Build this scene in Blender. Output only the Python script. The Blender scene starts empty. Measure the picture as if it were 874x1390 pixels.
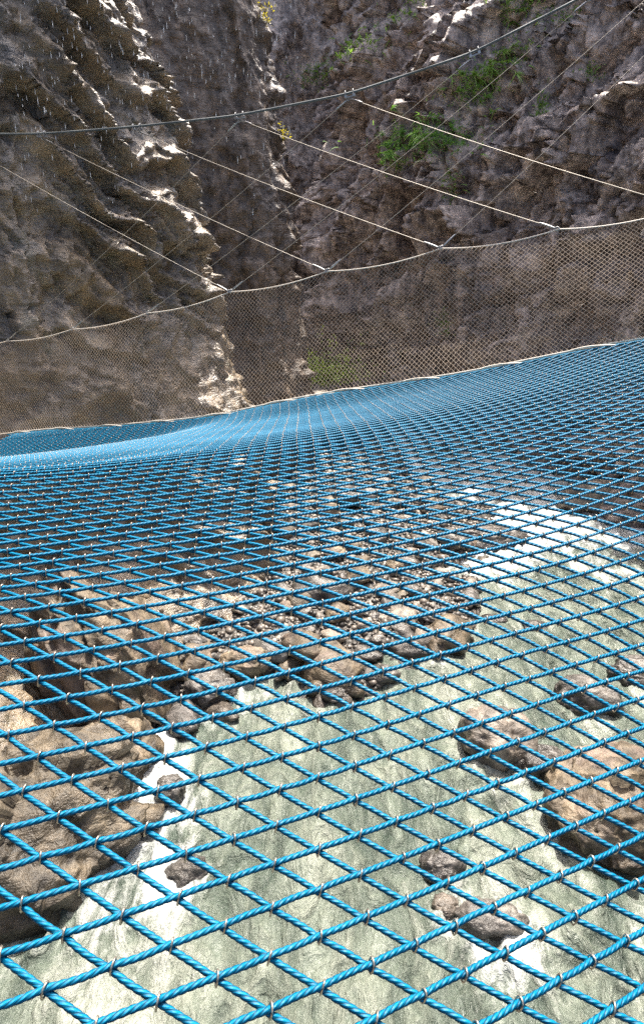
import bpy, math, random
import numpy as np
from mathutils import Vector
from mathutils.bvhtree import BVHTree
random.seed(7); RNG = np.random.default_rng(7)
SC = bpy.context.scene; COL = SC.collection

# ------------------------------------------------------------------ camera frame
CAM_H = 9.0; PITCH = math.radians(22.0); FPX = 900.0
CP, SP = math.cos(PITCH), math.sin(PITCH)
def ray(px, py):                       # world direction (unit forward depth) through a point of the 874x1390 frame
    x = (px-437)/FPX; y = (py-695)/FPX
    return np.array([x, CP - y*SP, -SP - y*CP])
def on_level(px, py, zw):              # where that ray meets the level zw
    d = ray(px, py); t = (zw-CAM_H)/d[2]
    return d*t + [0, 0, CAM_H]
def at_depth(px, py, t): return ray(px, py)*t + [0, 0, CAM_H]
def cam2world(P):
    return np.stack([P[:, 0], P[:, 2]*CP - P[:, 1]*SP, -P[:, 1]*CP - P[:, 2]*SP + CAM_H], 1)
def to_px(P):
    P = np.atleast_2d(P); v = P-[0, 0, CAM_H]
    zc = v[:, 1]*CP - v[:, 2]*SP; yc = -v[:, 1]*SP - v[:, 2]*CP
    return 437+FPX*v[:, 0]/zc, 695+FPX*yc/zc, zc

# ------------------------------------------------------------------ noise
def _hash(ix, iy, iz, k):
    h = (ix*374761393 + iy*668265263 + iz*2147483647 + k*1274126177) & 0xffffffff
    h = ((h ^ (h >> 13))*1274126177) & 0xffffffff
    h = ((h ^ (h >> 16))*2246822519) & 0xffffffff
    return (h ^ (h >> 15)) & 0xffffffff
def rnd(ix, iy, iz, k): return _hash(ix, iy, iz, k)/4294967295.0
def vnoise(P, k=0):
    F = np.floor(P).astype(np.int64); t = P-F; t = t*t*t*(t*(t*6-15)+10); o = 0
    for a in (0, 1):
        for b in (0, 1):
            for c in (0, 1):
                w = (t[:, 0] if a else 1-t[:, 0])*(t[:, 1] if b else 1-t[:, 1])*(t[:, 2] if c else 1-t[:, 2])
                o = o + w*rnd(F[:, 0]+a, F[:, 1]+b, F[:, 2]+c, k)
    return o*2-1
def fbm(P, oct=4, k=0, gain=.5):
    o = 0; a = 1
    for q in range(oct):
        o = o + a*vnoise(P*2.0**q + 17.3*q, k+q); a *= gain
    return o
def facets(P, k=0):                    # broken-rock blocks: each cell is a tilted plane
    F = np.floor(P).astype(np.int64); best = np.full(len(P), 1e9); val = np.zeros(len(P))
    for a in (-1, 0, 1):
        for b in (-1, 0, 1):
            for c in (-1, 0, 1):
                x, y, z = F[:, 0]+a, F[:, 1]+b, F[:, 2]+c
                cx = x+rnd(x, y, z, k); cy = y+rnd(x, y, z, k+1); cz = z+rnd(x, y, z, k+2)
                dx, dy, dz = P[:, 0]-cx, P[:, 1]-cy, P[:, 2]-cz
                d = dx*dx+dy*dy+dz*dz
                v = (rnd(x, y, z, k+3)-.5) + 1.1*((rnd(x, y, z, k+4)-.5)*dx+(rnd(x, y, z, k+5)-.5)*dy+(rnd(x, y, z, k+6)-.5)*dz)
                m = d < best; best = np.where(m, d, best); val = np.where(m, v, val)
    return val

# ------------------------------------------------------------------ mesh helpers
def mesh_np(name, V, Fq, smooth=True, uv=None):
    """V (n,3), Fq list/array of quads or tris"""
    me = bpy.data.meshes.new(name)
    V = np.asarray(V, np.float32); Fq = np.asarray(Fq, np.int32)
    me.vertices.add(len(V)); me.vertices.foreach_set('co', V.ravel())
    n, k = Fq.shape
    me.loops.add(n*k); me.loops.foreach_set('vertex_index', Fq.ravel())
    me.polygons.add(n); me.polygons.foreach_set('loop_start', np.arange(0, n*k, k, dtype=np.int32))
    me.polygons.foreach_set('loop_total', np.full(n, k, np.int32))
    me.polygons.foreach_set('use_smooth', np.full(n, smooth, bool))
    if uv is not None:
        l = me.uv_layers.new(name='UVMap'); l.data.foreach_set('uv', np.asarray(uv, np.float32)[Fq.ravel()].ravel())
    me.update(calc_edges=True); me.validate()
    return me
def link(name, me, mat=None, parent=None):
    o = bpy.data.objects.new(name, me); COL.objects.link(o)
    if mat is not None and me is not None: me.materials.append(mat)
    if parent is not None: o.parent = parent
    return o
def tag(o, label=None, cat=None, group=None, kind=None):
    if label: o['label'] = label
    if cat: o['category'] = cat
    if group: o['group'] = group
    if kind: o['kind'] = kind
    return o
def empty(name, loc):
    o = bpy.data.objects.new(name, None); COL.objects.link(o); o.location = loc; o.empty_display_size = .2; return o
def child(name, me, mat, parent):      # mesh given in world coordinates, thing's empty not rotated
    o = link(name, me, mat, parent); o.matrix_parent_inverse.identity(); o.location = -Vector(parent.location); return o
def grid_faces(nu, nv, wrap=False):
    a = np.arange(nu*nv).reshape(nu, nv)
    if wrap: b = np.roll(a, -1, 1); return np.stack([a[:-1], a[1:], b[1:], b[:-1]], -1).reshape(-1, 4)
    return np.stack([a[:-1, :-1], a[1:, :-1], a[1:, 1:], a[:-1, 1:]], -1).reshape(-1, 4)
class Bag:                              # collects pieces into one mesh
    def __init__(s): s.V = []; s.F = []; s.U = []; s.n = 0
    def add(s, V, F, U=None):
        s.V.append(V); s.F.append(F+s.n); s.n += len(V)
        if U is not None: s.U.append(U)
    def mesh(s, name, smooth=True):
        return mesh_np(name, np.concatenate(s.V), np.concatenate(s.F), smooth, np.concatenate(s.U) if s.U else None)
def tube(C, r, N=None, seg=6, lobes=0, twist=0.0, amp=0.0, u0=0.0, closed=False):
    """tube along C; optional laid-rope lobes; uv = (length m, angle/2pi)"""
    C = np.asarray(C, float); n = len(C)
    T = np.gradient(C, axis=0) if not closed else np.roll(C, -1, 0)-np.roll(C, 1, 0)
    T /= np.linalg.norm(T, axis=1)[:, None]+1e-12
    if N is None:
        N = np.tile([0.13, 0.21, .97], (n, 1))
        if abs(T[:, 2]).mean() > .8: N = np.tile([.97, .21, .13], (n, 1))
    B = np.cross(T, N); B /= np.linalg.norm(B, axis=1)[:, None]+1e-12
    N2 = np.cross(B, T)
    L = u0+np.concatenate([[0], np.cumsum(np.linalg.norm(np.diff(C, axis=0), axis=1))])
    a = np.linspace(0, 2*np.pi, seg, endpoint=False)[None, :]
    rr = (np.asarray(r)*np.ones(n))[:, None]
    if lobes: rr = rr*(1+amp*(np.abs(np.cos(lobes*(a-twist*L[:, None])/2))*2-1.27))
    V = C[:, None]+rr[..., None]*(np.cos(a)[..., None]*B[:, None]+np.sin(a)[..., None]*N2[:, None])
    V = V.reshape(-1, 3)
    if closed:
        ix = np.arange(n*seg).reshape(n, seg); nx = np.roll(ix, -1, 0); b = np.roll(ix, -1, 1); c = np.roll(nx, -1, 1)
        return V, np.stack([ix, nx, c, b], -1).reshape(-1, 4), None
    U = np.stack([np.repeat(L, seg), np.tile(np.arange(seg)/seg, n)], 1)
    return V, grid_faces(n, seg, True), U

# ------------------------------------------------------------------ materials
def nt(name):
    m = bpy.data.materials.new(name); m.use_nodes = True; t = m.node_tree; t.nodes.clear()
    out = t.nodes.new('ShaderNodeOutputMaterial'); b = t.nodes.new('ShaderNodeBsdfPrincipled')
    t.links.new(b.outputs[0], out.inputs[0]); return m, t, b
def nd(t, ty, **kw):
    n = t.nodes.new('ShaderNode'+ty)
    for k, v in kw.items():
        if k in n.inputs.keys(): n.inputs[k].default_value = v
        else: setattr(n, k, v)
    return n
def ramp(t, src, stops):
    r = t.nodes.new('ShaderNodeValToRGB'); e = r.color_ramp.elements
    while len(e) < len(stops): e.new(.5)
    for q, (p, c) in zip(e, stops): q.position = p; q.color = (*c, 1) if len(c) == 3 else c
    t.links.new(src, r.inputs[0]); return r.outputs[0]
def mixc(t, f, a, b, mode='MIX'):
    m = t.nodes.new('ShaderNodeMix'); m.data_type = 'RGBA'; m.blend_type = mode
    for s, v in ((m.inputs[0], f), (m.inputs[6], a), (m.inputs[7], b)):
        if hasattr(v, 'links') or hasattr(v, 'is_linked'): t.links.new(v, s)
        else: s.default_value = v if isinstance(v, (int, float)) else (*v, 1)
    return m.outputs[2]
def math_(t, op, a, b=0.0):
    m = t.nodes.new('ShaderNodeMath'); m.operation = op
    for s, v in ((m.inputs[0], a), (m.inputs[1], b)):
        if hasattr(v, 'is_linked'): t.links.new(v, s)
        else: s.default_value = v
    return m.outputs[0]
def coords(t, scale=(1, 1, 1), rot=(0, 0, 0)):
    g = t.nodes.new('ShaderNodeNewGeometry'); m = t.nodes.new('ShaderNodeMapping')
    m.inputs['Scale'].default_value = scale; m.inputs['Rotation'].default_value = rot
    t.links.new(g.outputs['Position'], m.inputs[0]); return m.outputs[0]
def noise(t, vec, scale, detail=6, rough=.55, dist=0.0):
    n = nd(t, 'TexNoise', Scale=scale, Detail=detail, Roughness=rough, Distortion=dist)
    t.links.new(vec, n.inputs['Vector']); return n.outputs['Fac']
def bump(t, h, strength, dist, nrm=None):
    b = nd(t, 'Bump', Strength=strength, Distance=dist); t.links.new(h, b.inputs['Height'])
    if nrm is not None: t.links.new(nrm, b.inputs['Normal'])
    return b.outputs[0]
def rock(name, c1, c2, c3, streak=(.05, .045, .04), rough=(.35, .75), strata=(0, .35, .1), bs=1.0, wet=0.0, lichen=None, spec=.5):
    m, t, b = nt(name); b.inputs['Coat Weight'].default_value = wet; b.inputs['Coat Roughness'].default_value = .32; b.inputs['Coat IOR'].default_value = 1.95 if wet > .9 else 1.6; v = coords(t); vs = coords(t, (1, 1, .16)); vl = coords(t, (.6, .6, 2.6), strata)
    n1 = noise(t, v, .45, 8, .6, .4); n2 = noise(t, v, 2.6, 8, .65); n3 = noise(t, vs, 1.4, 6, .6, .3); n4 = noise(t, vl, 1.1, 7, .62, .15)
    n5 = noise(t, v, 14, 6, .7)
    base = ramp(t, n1, [(.33, c1), (.5, c2), (.68, c3)])
    base = mixc(t, ramp(t, n4, [(.42, (0, 0, 0)), (.62, (.6, .6, .6))]), base, c3)
    base = mixc(t, ramp(t, n3, [(.5, (0, 0, 0)), (.66, (.85, .85, .85))]), base, streak)
    sp = ramp(t, n2, [(.34, (.3, .28, .28)), (.5, (1, 1, 1)), (.66, (1.7, 1.66, 1.62))])
    base = mixc(t, 1.0, base, sp, 'MULTIPLY')
    sp2 = ramp(t, n5, [(.3, (.7, .7, .7)), (.6, (1.15, 1.15, 1.15))])
    base = mixc(t, .8, base, sp2, 'MULTIPLY')
    if lichen: base = mixc(t, ramp(t, noise(t, v, 1.1, 9, .7), [(.56, (0, 0, 0)), (.66, (.6, .6, .6))]), base, lichen)
    g_ = t.nodes.new('ShaderNodeNewGeometry'); sz = nd(t, 'SeparateXYZ'); t.links.new(g_.outputs['Position'], sz.inputs[0])
    wl = math_(t, 'ADD', sz.outputs[2], math_(t, 'MULTIPLY', math_(t, 'SUBTRACT', n2, .5), .7))      # splashed, soaked rock above the waterline
    wetm = ramp(t, wl, [(.16, (1, 1, 1)), (.34, (0, 0, 0))])
    base = mixc(t, math_(t, 'MULTIPLY', wetm, .72), base, mixc(t, 1.0, base, (.3, .3, .3), 'MULTIPLY'))
    t.links.new(base, b.inputs['Base Color'])
    t.links.new(mixc(t, wetm, ramp(t, noise(t, v, 1.2, 6, .6), [(.35, (rough[0],)*3), (.65, (rough[1],)*3)]), (.16, .16, .16)), b.inputs['Roughness'])
    b.inputs['Specular IOR Level'].default_value = spec
    if wet > 0: t.links.new(ramp(t, noise(t, v, .55, 6, .6, .4), [(.36, (wet*.15,)*3), (.52, (wet,)*3)]), b.inputs['Coat Weight'])
    vo = nd(t, 'TexVoronoi', Scale=3.2, feature='DISTANCE_TO_EDGE')
    wv = nd(t, 'TexNoise', Scale=1.5, Detail=4); t.links.new(v, wv.inputs['Vector'])
    t.links.new(mixc(t, .25, v, wv.outputs['Color'], 'ADD'), vo.inputs['Vector'])
    cr = ramp(t, vo.outputs['Distance'], [(0, (0, 0, 0)), (.05, (1, 1, 1))])
    h = bump(t, n4, .8*bs, .22); h = bump(t, n2, .9*bs, .12, h); h = bump(t, cr, .35*bs, .03, h); h = bump(t, n5, .8*bs, .03, h)
    t.links.new(h, b.inputs['Normal']); t.links.new(h, b.inputs['Coat Normal']); return m
M = {}
M['rockA'] = rock('wet_brown_rock', (.13, .09, .046), (.205, .145, .08), (.29, .215, .13), streak=(.07, .06, .045), rough=(.3, .5), lichen=(.12, .12, .05), spec=1.0, wet=1.0, bs=1.1)
M['rockB'] = rock('dark_brown_rock', (.082, .056, .038), (.125, .09, .062), (.175, .13, .095), streak=(.06, .05, .045), rough=(.3, .6), strata=(.1, .1, 0), spec=.55, wet=.8)
M['rockC'] = rock('haze_pale_rock', (.29, .25, .235), (.42, .365, .335), (.56, .48, .42), streak=(.17, .145, .135), rough=(.5, .85))  # paleness stands for distant haze, put into the rock colour
M['rockD'] = rock('red_brown_rock', (.29, .235, .215), (.47, .385, .335), (.66, .565, .50), streak=(.125, .108, .115), rough=(.35, .7), strata=(.3, .2, .4), wet=.35, bs=1.3)
M['boulder'] = rock('river_boulder_rock', (.12, .105, .09), (.19, .165, .14), (.27, .23, .19), streak=(.1, .09, .08), rough=(.3, .7), bs=.6)
M['boulder_dark'] = rock('wet_dark_boulder_rock', (.07, .065, .06), (.11, .1, .095), (.16, .15, .135), streak=(.05, .045, .04), rough=(.2, .45), bs=.6)
M['boulder_tan'] = rock('tan_boulder_rock', (.075, .058, .038), (.125, .099, .068), (.2, .16, .112), streak=(.16, .12, .1), rough=(.35, .7), bs=.7)

M['bank'] = rock('shade_tinted_bank_rock', (.05, .04, .027), (.09, .072, .05), (.15, .122, .085), streak=(.05, .042, .032), rough=(.25, .6), bs=.9, wet=.3)  # shade of the bank put into a darker rock colour
m, t, b = nt('blue_rope'); M['rope'] = m
uv = nd(t, 'UVMap'); sx = nd(t, 'SeparateXYZ'); t.links.new(uv.outputs[0], sx.inputs[0])
# laid strands: phase = strands*(angle - twist*length)
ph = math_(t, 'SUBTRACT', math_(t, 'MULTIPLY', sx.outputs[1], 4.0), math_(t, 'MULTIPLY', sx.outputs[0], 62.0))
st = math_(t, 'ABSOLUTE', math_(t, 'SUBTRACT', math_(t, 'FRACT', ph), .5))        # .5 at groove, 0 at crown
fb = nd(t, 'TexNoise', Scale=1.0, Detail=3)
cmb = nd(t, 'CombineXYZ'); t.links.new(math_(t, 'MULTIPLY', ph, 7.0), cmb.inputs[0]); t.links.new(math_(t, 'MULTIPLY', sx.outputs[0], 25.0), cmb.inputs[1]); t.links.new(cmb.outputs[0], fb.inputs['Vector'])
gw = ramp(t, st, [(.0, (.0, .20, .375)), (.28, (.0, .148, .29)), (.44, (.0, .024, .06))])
big = noise(t, coords(t), 1.3, 4, .6)
gw = mixc(t, ramp(t, big, [(.45, (0, 0, 0)), (.7, (.4, .4, .4))]), gw, (.0, .12, .25))
fade = noise(t, coords(t), 6.5, 5, .65)
gw = mixc(t, ramp(t, fade, [(.52, (0, 0, 0)), (.72, (.3, .3, .3))]), gw, (.02, .25, .42))
gw = mixc(t, ramp(t, fb.outputs['Fac'], [(.35, (0, 0, 0)), (.7, (.4, .4, .4))]), gw, (.0, .20, .34))
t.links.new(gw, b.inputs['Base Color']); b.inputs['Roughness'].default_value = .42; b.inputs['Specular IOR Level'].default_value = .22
hh = bump(t, st, -1.0, .004); hh = bump(t, fb.outputs['Fac'], .5, .0012, hh)
bp = t.nodes[-1]; t.links.new(hh, b.inputs['Normal'])
for n in t.nodes:
    if n.type == 'BUMP' and n.inputs['Strength'].default_value < 0: n.inputs['Strength'].default_value = 1.0; n.invert = True

def plain(name, c, rough=.5, metal=0.0, nsc=30, var=.25):
    m, t, b = nt(name); n = noise(t, coords(t), nsc, 4)
    t.links.new(mixc(t, n, tuple(x*(1-var) for x in c), tuple(min(1, x*(1+var)) for x in c)), b.inputs['Base Color'])
    b.inputs['Roughness'].default_value = rough; b.inputs['Metallic'].default_value = metal; return m
M['steel'] = plain('clip_steel', (.52, .45, .38), .3, .85)
M['cable'] = plain('galvanised_cable', (.11, .13, .14), .6, .2, 60)
M['wire'] = plain('stay_wire_steel', (.34, .31, .27), .5, .35, 60)
M['clamp'] = plain('clamp_steel', (.4, .41, .42), .35, .8)
M['twine'] = plain('grey_netting_twine', (.50, .40, .31), .6, 0, 20)
M['lacing'] = plain('white_lacing_cord', (.72, .66, .58), .5, 0, 20)
def leafmat(name, c):
    m, t, b = nt(name); n = noise(t, coords(t), 2.5, 4); o = nd(t, 'ObjectInfo')
    t.links.new(mixc(t, ramp(t, n, [(.3, (0, 0, 0)), (.7, (1, 1, 1))]), tuple(x*.6 for x in c), tuple(x*1.5 for x in c)), b.inputs['Base Color'])
    b.inputs['Roughness'].default_value = .5
    b.inputs['Transmission Weight'].default_value = 0
    tr = nd(t, 'BsdfTranslucent'); tr.inputs[0].default_value = (c[0]*1.6, c[1]*1.6, c[2]*.8, 1)
    mx = nd(t, 'MixShader'); mx.inputs[0].default_value = .35
    out = [x for x in t.nodes if x.type == 'OUTPUT_MATERIAL'][0]
    t.links.new(b.outputs[0], mx.inputs[1]); t.links.new(tr.outputs[0], mx.inputs[2]); t.links.new(mx.outputs[0], out.inputs[0]); return m
M['grass'] = leafmat('ledge_grass', (.24, .40, .09)); M['fern'] = leafmat('fern_leaf', (.2, .38, .10)); M['yellow'] = leafmat('yellow_leaf', (.42, .36, .03))
M['moss'] = leafmat('shrub_leaf', (.27, .38, .08)); M['stem'] = plain('plant_stem', (.14, .11, .06), .7)

# river water: milky glacial melt, broken foam
m, t, b = nt('glacial_water'); M['water'] = m
v = coords(t); vf = coords(t, (1.2, .42, 1), (0, 0, .3))
n0 = nd(t, 'TexNoise', Scale=.8, Detail=5); t.links.new(vf, n0.inputs['Vector'])
vd = mixc(t, .7, vf, n0.outputs['Color'], 'ADD'); vd2 = mixc(t, .35, v, n0.outputs['Color'], 'ADD')
def ntx(vec, ty, scale, detail, rough, lac=2.0, dist=0.0):
    n = nd(t, 'TexNoise', Scale=scale, Detail=detail, Roughness=rough, Lacunarity=lac, Distortion=dist); n.noise_type = ty
    t.links.new(vec, n.inputs['Vector']); return n.outputs['Fac']
big_ = noise(t, vd, .55, 4, .5, .6); mid = noise(t, vd, 1.9, 7, .62, .9); fine = noise(t, vd2, 7.5, 7, .68, .6); tiny = noise(t, vd2, 26, 5, .7)
rid = ntx(vd, 'RIDGED_MULTIFRACTAL', 1.6, 6, .6)
att = nd(t, 'Attribute', attribute_name='foam')
cover = math_(t, 'ADD', math_(t, 'MULTIPLY', big_, 1.25), math_(t, 'ADD', math_(t, 'MULTIPLY', att.outputs['Fac'], .42), math_(t, 'MULTIPLY', ramp(t, att.outputs['Fac'], [(.8, (0, 0, 0)), (1, (1, 1, 1))]), .2)))          # where foam gathers
det = math_(t, 'ADD', math_(t, 'MULTIPLY', mid, .75), math_(t, 'ADD', math_(t, 'MULTIPLY', fine, .36), math_(t, 'MULTIPLY', tiny, .12)))
fo_ = math_(t, 'ADD', math_(t, 'SUBTRACT', cover, .88), math_(t, 'MULTIPLY', math_(t, 'SUBTRACT', det, .585), 1.9))
fm = ramp(t, fo_, [(.0, (0, 0, 0)), (.16, (.25, .25, .25)), (.36, (.62, .62, .62)), (.62, (1, 1, 1))])
col = ramp(t, math_(t, 'ADD', math_(t, 'MULTIPLY', mid, .5), math_(t, 'MULTIPLY', big_, .5)), [(.38, (.055, .078, .062)), (.48, (.14, .168, .135)), (.58, (.25, .275, .225))])
col = mixc(t, ramp(t, fine, [(.35, (.25, .25, .25)), (.65, (0, 0, 0))]), col, (.10, .125, .105))
col = mixc(t, fm, col, mixc(t, ramp(t, att.outputs['Fac'], [(.45, (0, 0, 0)), (.85, (1, 1, 1))]), (.46, .475, .44), (.66, .68, .67)))  # upstream whitewater, its colour also lifted to offset the wall's shade
t.links.new(col, b.inputs['Base Color'])
t.links.new(ramp(t, fm, [(0, (.24,)*3), (.4, (.32,)*3), (1, (.6,)*3)]), b.inputs['Roughness'])
h = bump(t, mid, 1.0, .34); h = bump(t, fine, .6, .06, h); h = bump(t, tiny, .25, .012, h); t.links.new(h, b.inputs['Normal'])
# gravel ground
m, t, b = nt('river_gravel'); M['gravel'] = m
v = coords(t); vo = nd(t, 'TexVoronoi', Scale=6.0); t.links.new(v, vo.inputs['Vector']); vo2 = nd(t, 'TexVoronoi', Scale=17.0); t.links.new(v, vo2.inputs['Vector'])
sc_ = nd(t, 'SeparateColor'); t.links.new(vo.outputs['Color'], sc_.inputs[0])
c = ramp(t, sc_.outputs[0], [(0, (.1, .09, .08)), (.4, (.2, .18, .16)), (.75, (.33, .28, .24)), (1, (.45, .4, .35))])
c = mixc(t, ramp(t, vo.outputs['Distance'], [(.25, (0, 0, 0)), (.6, (.85, .85, .85))]), c, (.04, .037, .034))
c = mixc(t, .4, c, ramp(t, noise(t, v, 9, 5), [(.3, (.5, .5, .5)), (.7, (1.3, 1.3, 1.3))]), 'MULTIPLY')
t.links.new(c, b.inputs['Base Color']); b.inputs['Roughness'].default_value = .55
h = bump(t, vo.outputs['Distance'], 1.0, .09); h.node.invert = True; h = bump(t, vo2.outputs['Distance'], .6, .025, h); h.node.invert = True
t.links.new(h, b.inputs['Normal'])
# ------------------------------------------------------------------ cliffs
CLIFFS = []; BV_V = []; BV_F = []; BV_n = 0
def resample(path, step):
    P = np.asarray(path, float)
    # Catmull-Rom through the plan points
    Q = [2*P[0]-P[1], *P, 2*P[-1]-P[-2]]; out = []
    for a in range(1, len(Q)-2):
        n = max(3, int(np.hypot(*(Q[a+1]-Q[a]))/.2)); tt = np.linspace(0, 1, n, endpoint=False)[:, None]
        out.append(.5*((2*Q[a])+(-Q[a-1]+Q[a+1])*tt+(2*Q[a-1]-5*Q[a]+4*Q[a+1]-Q[a+2])*tt**2+(-Q[a-1]+3*Q[a]-3*Q[a+1]+Q[a+2])*tt**3))
    out = np.vstack(out+[P[-1:]]); L = np.concatenate([[0], np.cumsum(np.hypot(*np.diff(out, axis=0).T))])
    s = np.arange(0, L[-1], step); return np.stack([np.interp(s, L, out[:, 0]), np.interp(s, L, out[:, 1])], 1)
def cliff(name, path, z0, z1, step, lean, mat, label, big=1.0, k=0, strata=(0, 0, 1), vert=.45, extra=None, side=1, crev=.35, ztop=None):
    """path in plan (canyon on the right-hand side of travel if side=1); lean(z, xy)-> outward offset"""
    global BV_n
    XY = resample(path, step); T = np.gradient(XY, axis=0); T /= np.hypot(*T.T)[:, None]
    N = np.stack([T[:, 1], -T[:, 0]], 1)*side
    for _ in range(int(.8/step)): N[1:-1] = (N[:-2]+N[1:-1]*2+N[2:])/4
    N /= np.hypot(*N.T)[:, None]
    Z = np.arange(z0, z1, step*1.05); nu, nv = len(XY), len(Z)
    X = np.repeat(XY, nv, 0); NN = np.repeat(N, nv, 0); ZZ = np.tile(Z, nu)
    if ztop is not None: ZZ = z0+(ZZ-z0)*(ztop(X)-z0)/(z1-z0)
    P = np.column_stack([X, ZZ]); off = lean(ZZ, X)
    Q = P.copy(); Q[:, :2] += NN*off[:, None]
    W3 = Q + .5*np.stack([fbm(Q*.5, 3, k+40), fbm(Q*.5, 3, k+50), fbm(Q*.5, 3, k+60)], 1)
    s = np.array([1, 1, vert])
    R = W3 @ rotm(strata)
    d = big*(1.0*fbm(Q*[.22, .22, .14], 4, k) + .9*facets(R*s*.42, k+1) + .42*facets(R*s*1.1, k+9) + .2*facets(R*s*2.7+3, k+17))
    rid = 1-np.abs(fbm(R*[.9, .9, .35], 4, k+23)); d -= crev*big*np.clip(rid-.86, 0, 1)*4
    d += .06*fbm(Q*4.5, 3, k+33)
    if extra is not None: d = d+extra(Q, NN)
    dz = .25*fbm(Q*1.3+9, 3, k+70)*min(1, big)
    V = Q.copy(); V[:, :2] += NN*d[:, None]; V[:, 2] += dz
    F = grid_faces(nu, nv)
    if side == 1: F = F[:, ::-1]
    me = mesh_np(name, V, F, True); o = link(name, me, mat); tag(o, label, kind='structure')
    BV_V.append(V); BV_F.append(F+BV_n); BV_n += len(V); return o
def rotm(e):
    a, b_, c_ = e; ca, sa, cb, sb, cc, sc = math.cos(a), math.sin(a), math.cos(b_), math.sin(b_), math.cos(c_), math.sin(c_)
    return np.array([[1, 0, 0], [0, ca, -sa], [0, sa, ca]]) @ np.array([[cb, 0, sb], [0, 1, 0], [-sb, 0, cb]]) @ np.array([[cc, -sc, 0], [sc, cc, 0], [0, 0, 1]])
H0 = CAM_H
def saw(f, p): return np.where(f < .84, np.clip(1-f/.84, 0, 1)**p, (f-.84)/.16)
def extraA(Q, NN):   # slanting wet ledges on the nose of the wall
    w_ = np.clip((Q[:, 1]-10)/4, .25, 1); s_ = Q[:, 2]+.62*Q[:, 1]+.8*fbm(Q*.45, 4, 87); f1 = (s_*.85) % 1; f2 = (s_*2.3+.5*fbm(Q*1.3, 2, 88)) % 1
    f3 = (s_*5.1+.8*fbm(Q*2.2, 2, 89)) % 1
    nose = np.clip((Q[:, 1]-13.2)/2, 0, 1)*np.clip(fbm(Q*[.6, .6, .35], 3, 90)*1.6+.55, 0, 1)
    return w_*(.10*saw(f1, 1.6)+.04*saw(f2, 1.5)) + nose*(.42*saw(f1, 2.5)+.13*saw(f2, 2))-.12*nose
def extraB(Q, NN):
    s_ = Q[:, 2]+.5*Q[:, 0]+.5*fbm(Q*.4, 3, 187); nose = np.clip((Q[:, 0]+2.6)/1.3, 0, 1)*np.clip(fbm(Q*[.5, .5, .3], 3, 190)*1.6+.5, 0, 1)
    return nose*(.36*saw((s_*.7) % 1, 3)+.2*saw((s_*1.9+.4*fbm(Q, 2, 188)) % 1, 2))-.1*nose
def leanA(z, X):
    h = z-H0; t_ = np.clip((X[:, 1]-14)/3, 0, 1); f = np.clip(-h-1, 0, 8)*(.08+.2*t_) + np.clip(-h-6.4, 0, 2.6)*1.1*np.clip((X[:, 1]-2.5)/8, .05, .8)*(1-t_)
    return f + .18*t_ - (.02+.25*t_)*np.clip(h, 0, 30)
cliff('cliff', [(-7.5, -9), (-7.0, -3), (-6.8, 3), (-7.3, 8), (-7.2, 11.2), (-5.6, 13.2), (-4.85, 14.4), (-4.0, 16.1), (-3.3, 18.2), (-4.0, 19.5), (-6.5, 20.4), (-9, 20.8)], -1.2, 22, .06, leanA, M['rockA'],
      'wet olive brown rock wall with white sun glints along its edge', big=.36, k=100, strata=(.35, .5, .2), vert=.8, extra=extraA)
def leanB(z, X):
    h = z-H0; return np.clip(-h-.5, 0, 9)*.10 - (.06+.08*np.clip((X[:, 0]+4)/2, 0, 1))*np.clip(h-1, 0, 30)
cliff('cliff', [(-11, 20.5), (-7.5, 21.5), (-3.8, 22.7), (-1.8, 23.5), (-1.15, 24.7), (-1.0, 26.6), (-2.6, 29), (-7, 31), (-12, 32)], -1.2, 26, .085, leanB, M['rockB'],
      'dark rock buttress jutting out behind the wet olive brown wall', big=.34, k=200, strata=(.1, .2, .1), vert=.35, extra=extraB)
def leanC(z, X):
    h = z-H0; return np.clip(-h, 0, 10)*.12 - .16*np.clip(h-2, 0, 40)
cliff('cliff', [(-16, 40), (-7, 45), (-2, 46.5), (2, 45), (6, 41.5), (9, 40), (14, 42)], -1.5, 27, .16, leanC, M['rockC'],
      'pale violet grey rock wall closing the gorge with haze painted into its colour', big=1.2, k=300, strata=(.3, .2, .4), vert=.4)
def leanD(z, X):
    h = z-H0; return np.clip(-h, 0, 10)*.08 - .22*np.clip(h-1.0, 0, 40)*np.clip((X[:, 1]-6)/14, .2, 1)
def extraD(Q, NN):   # slanting ledges
    c_ = Q[:, 2]*.9 - (Q[:, 1]-30)*-.32
    a = np.abs(((c_*.26+.3*fbm(Q*.3, 2, 77)) % 1)-.5)*2
    return .9*np.clip(a-.45, 0, 1)
cliff('cliff', [(-1.6, 46), (.3, 41), (3.4, 36.3), (7.6, 31.3), (11.0, 26.4), (13.1, 21.5), (13.8, 15.5), (12.8, 8), (11, 1), (10.5, -8)], -1.5, 22, .10, leanD, M['rockD'],
      'reddish brown fractured rock wall with green grassy ledges', big=1.7, k=400, strata=(.5, .3, .6), vert=.42, extra=extraD, crev=.8, ztop=lambda X: 16.9+5.1*np.clip((X[:, 1]-26)/8, 0, 1))
BVH = BVHTree.FromPolygons([tuple(x) for x in np.vstack(BV_V)], [tuple(int(q) for q in f) for f in np.vstack(BV_F)])
def hit(px, py):
    d = ray(px, py); d = Vector(d).normalized(); h = BVH.ray_cast(Vector((0, 0, CAM_H)), d)
    return (np.array(h[0]), np.array(h[1])) if h[0] else (None, None)

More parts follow.
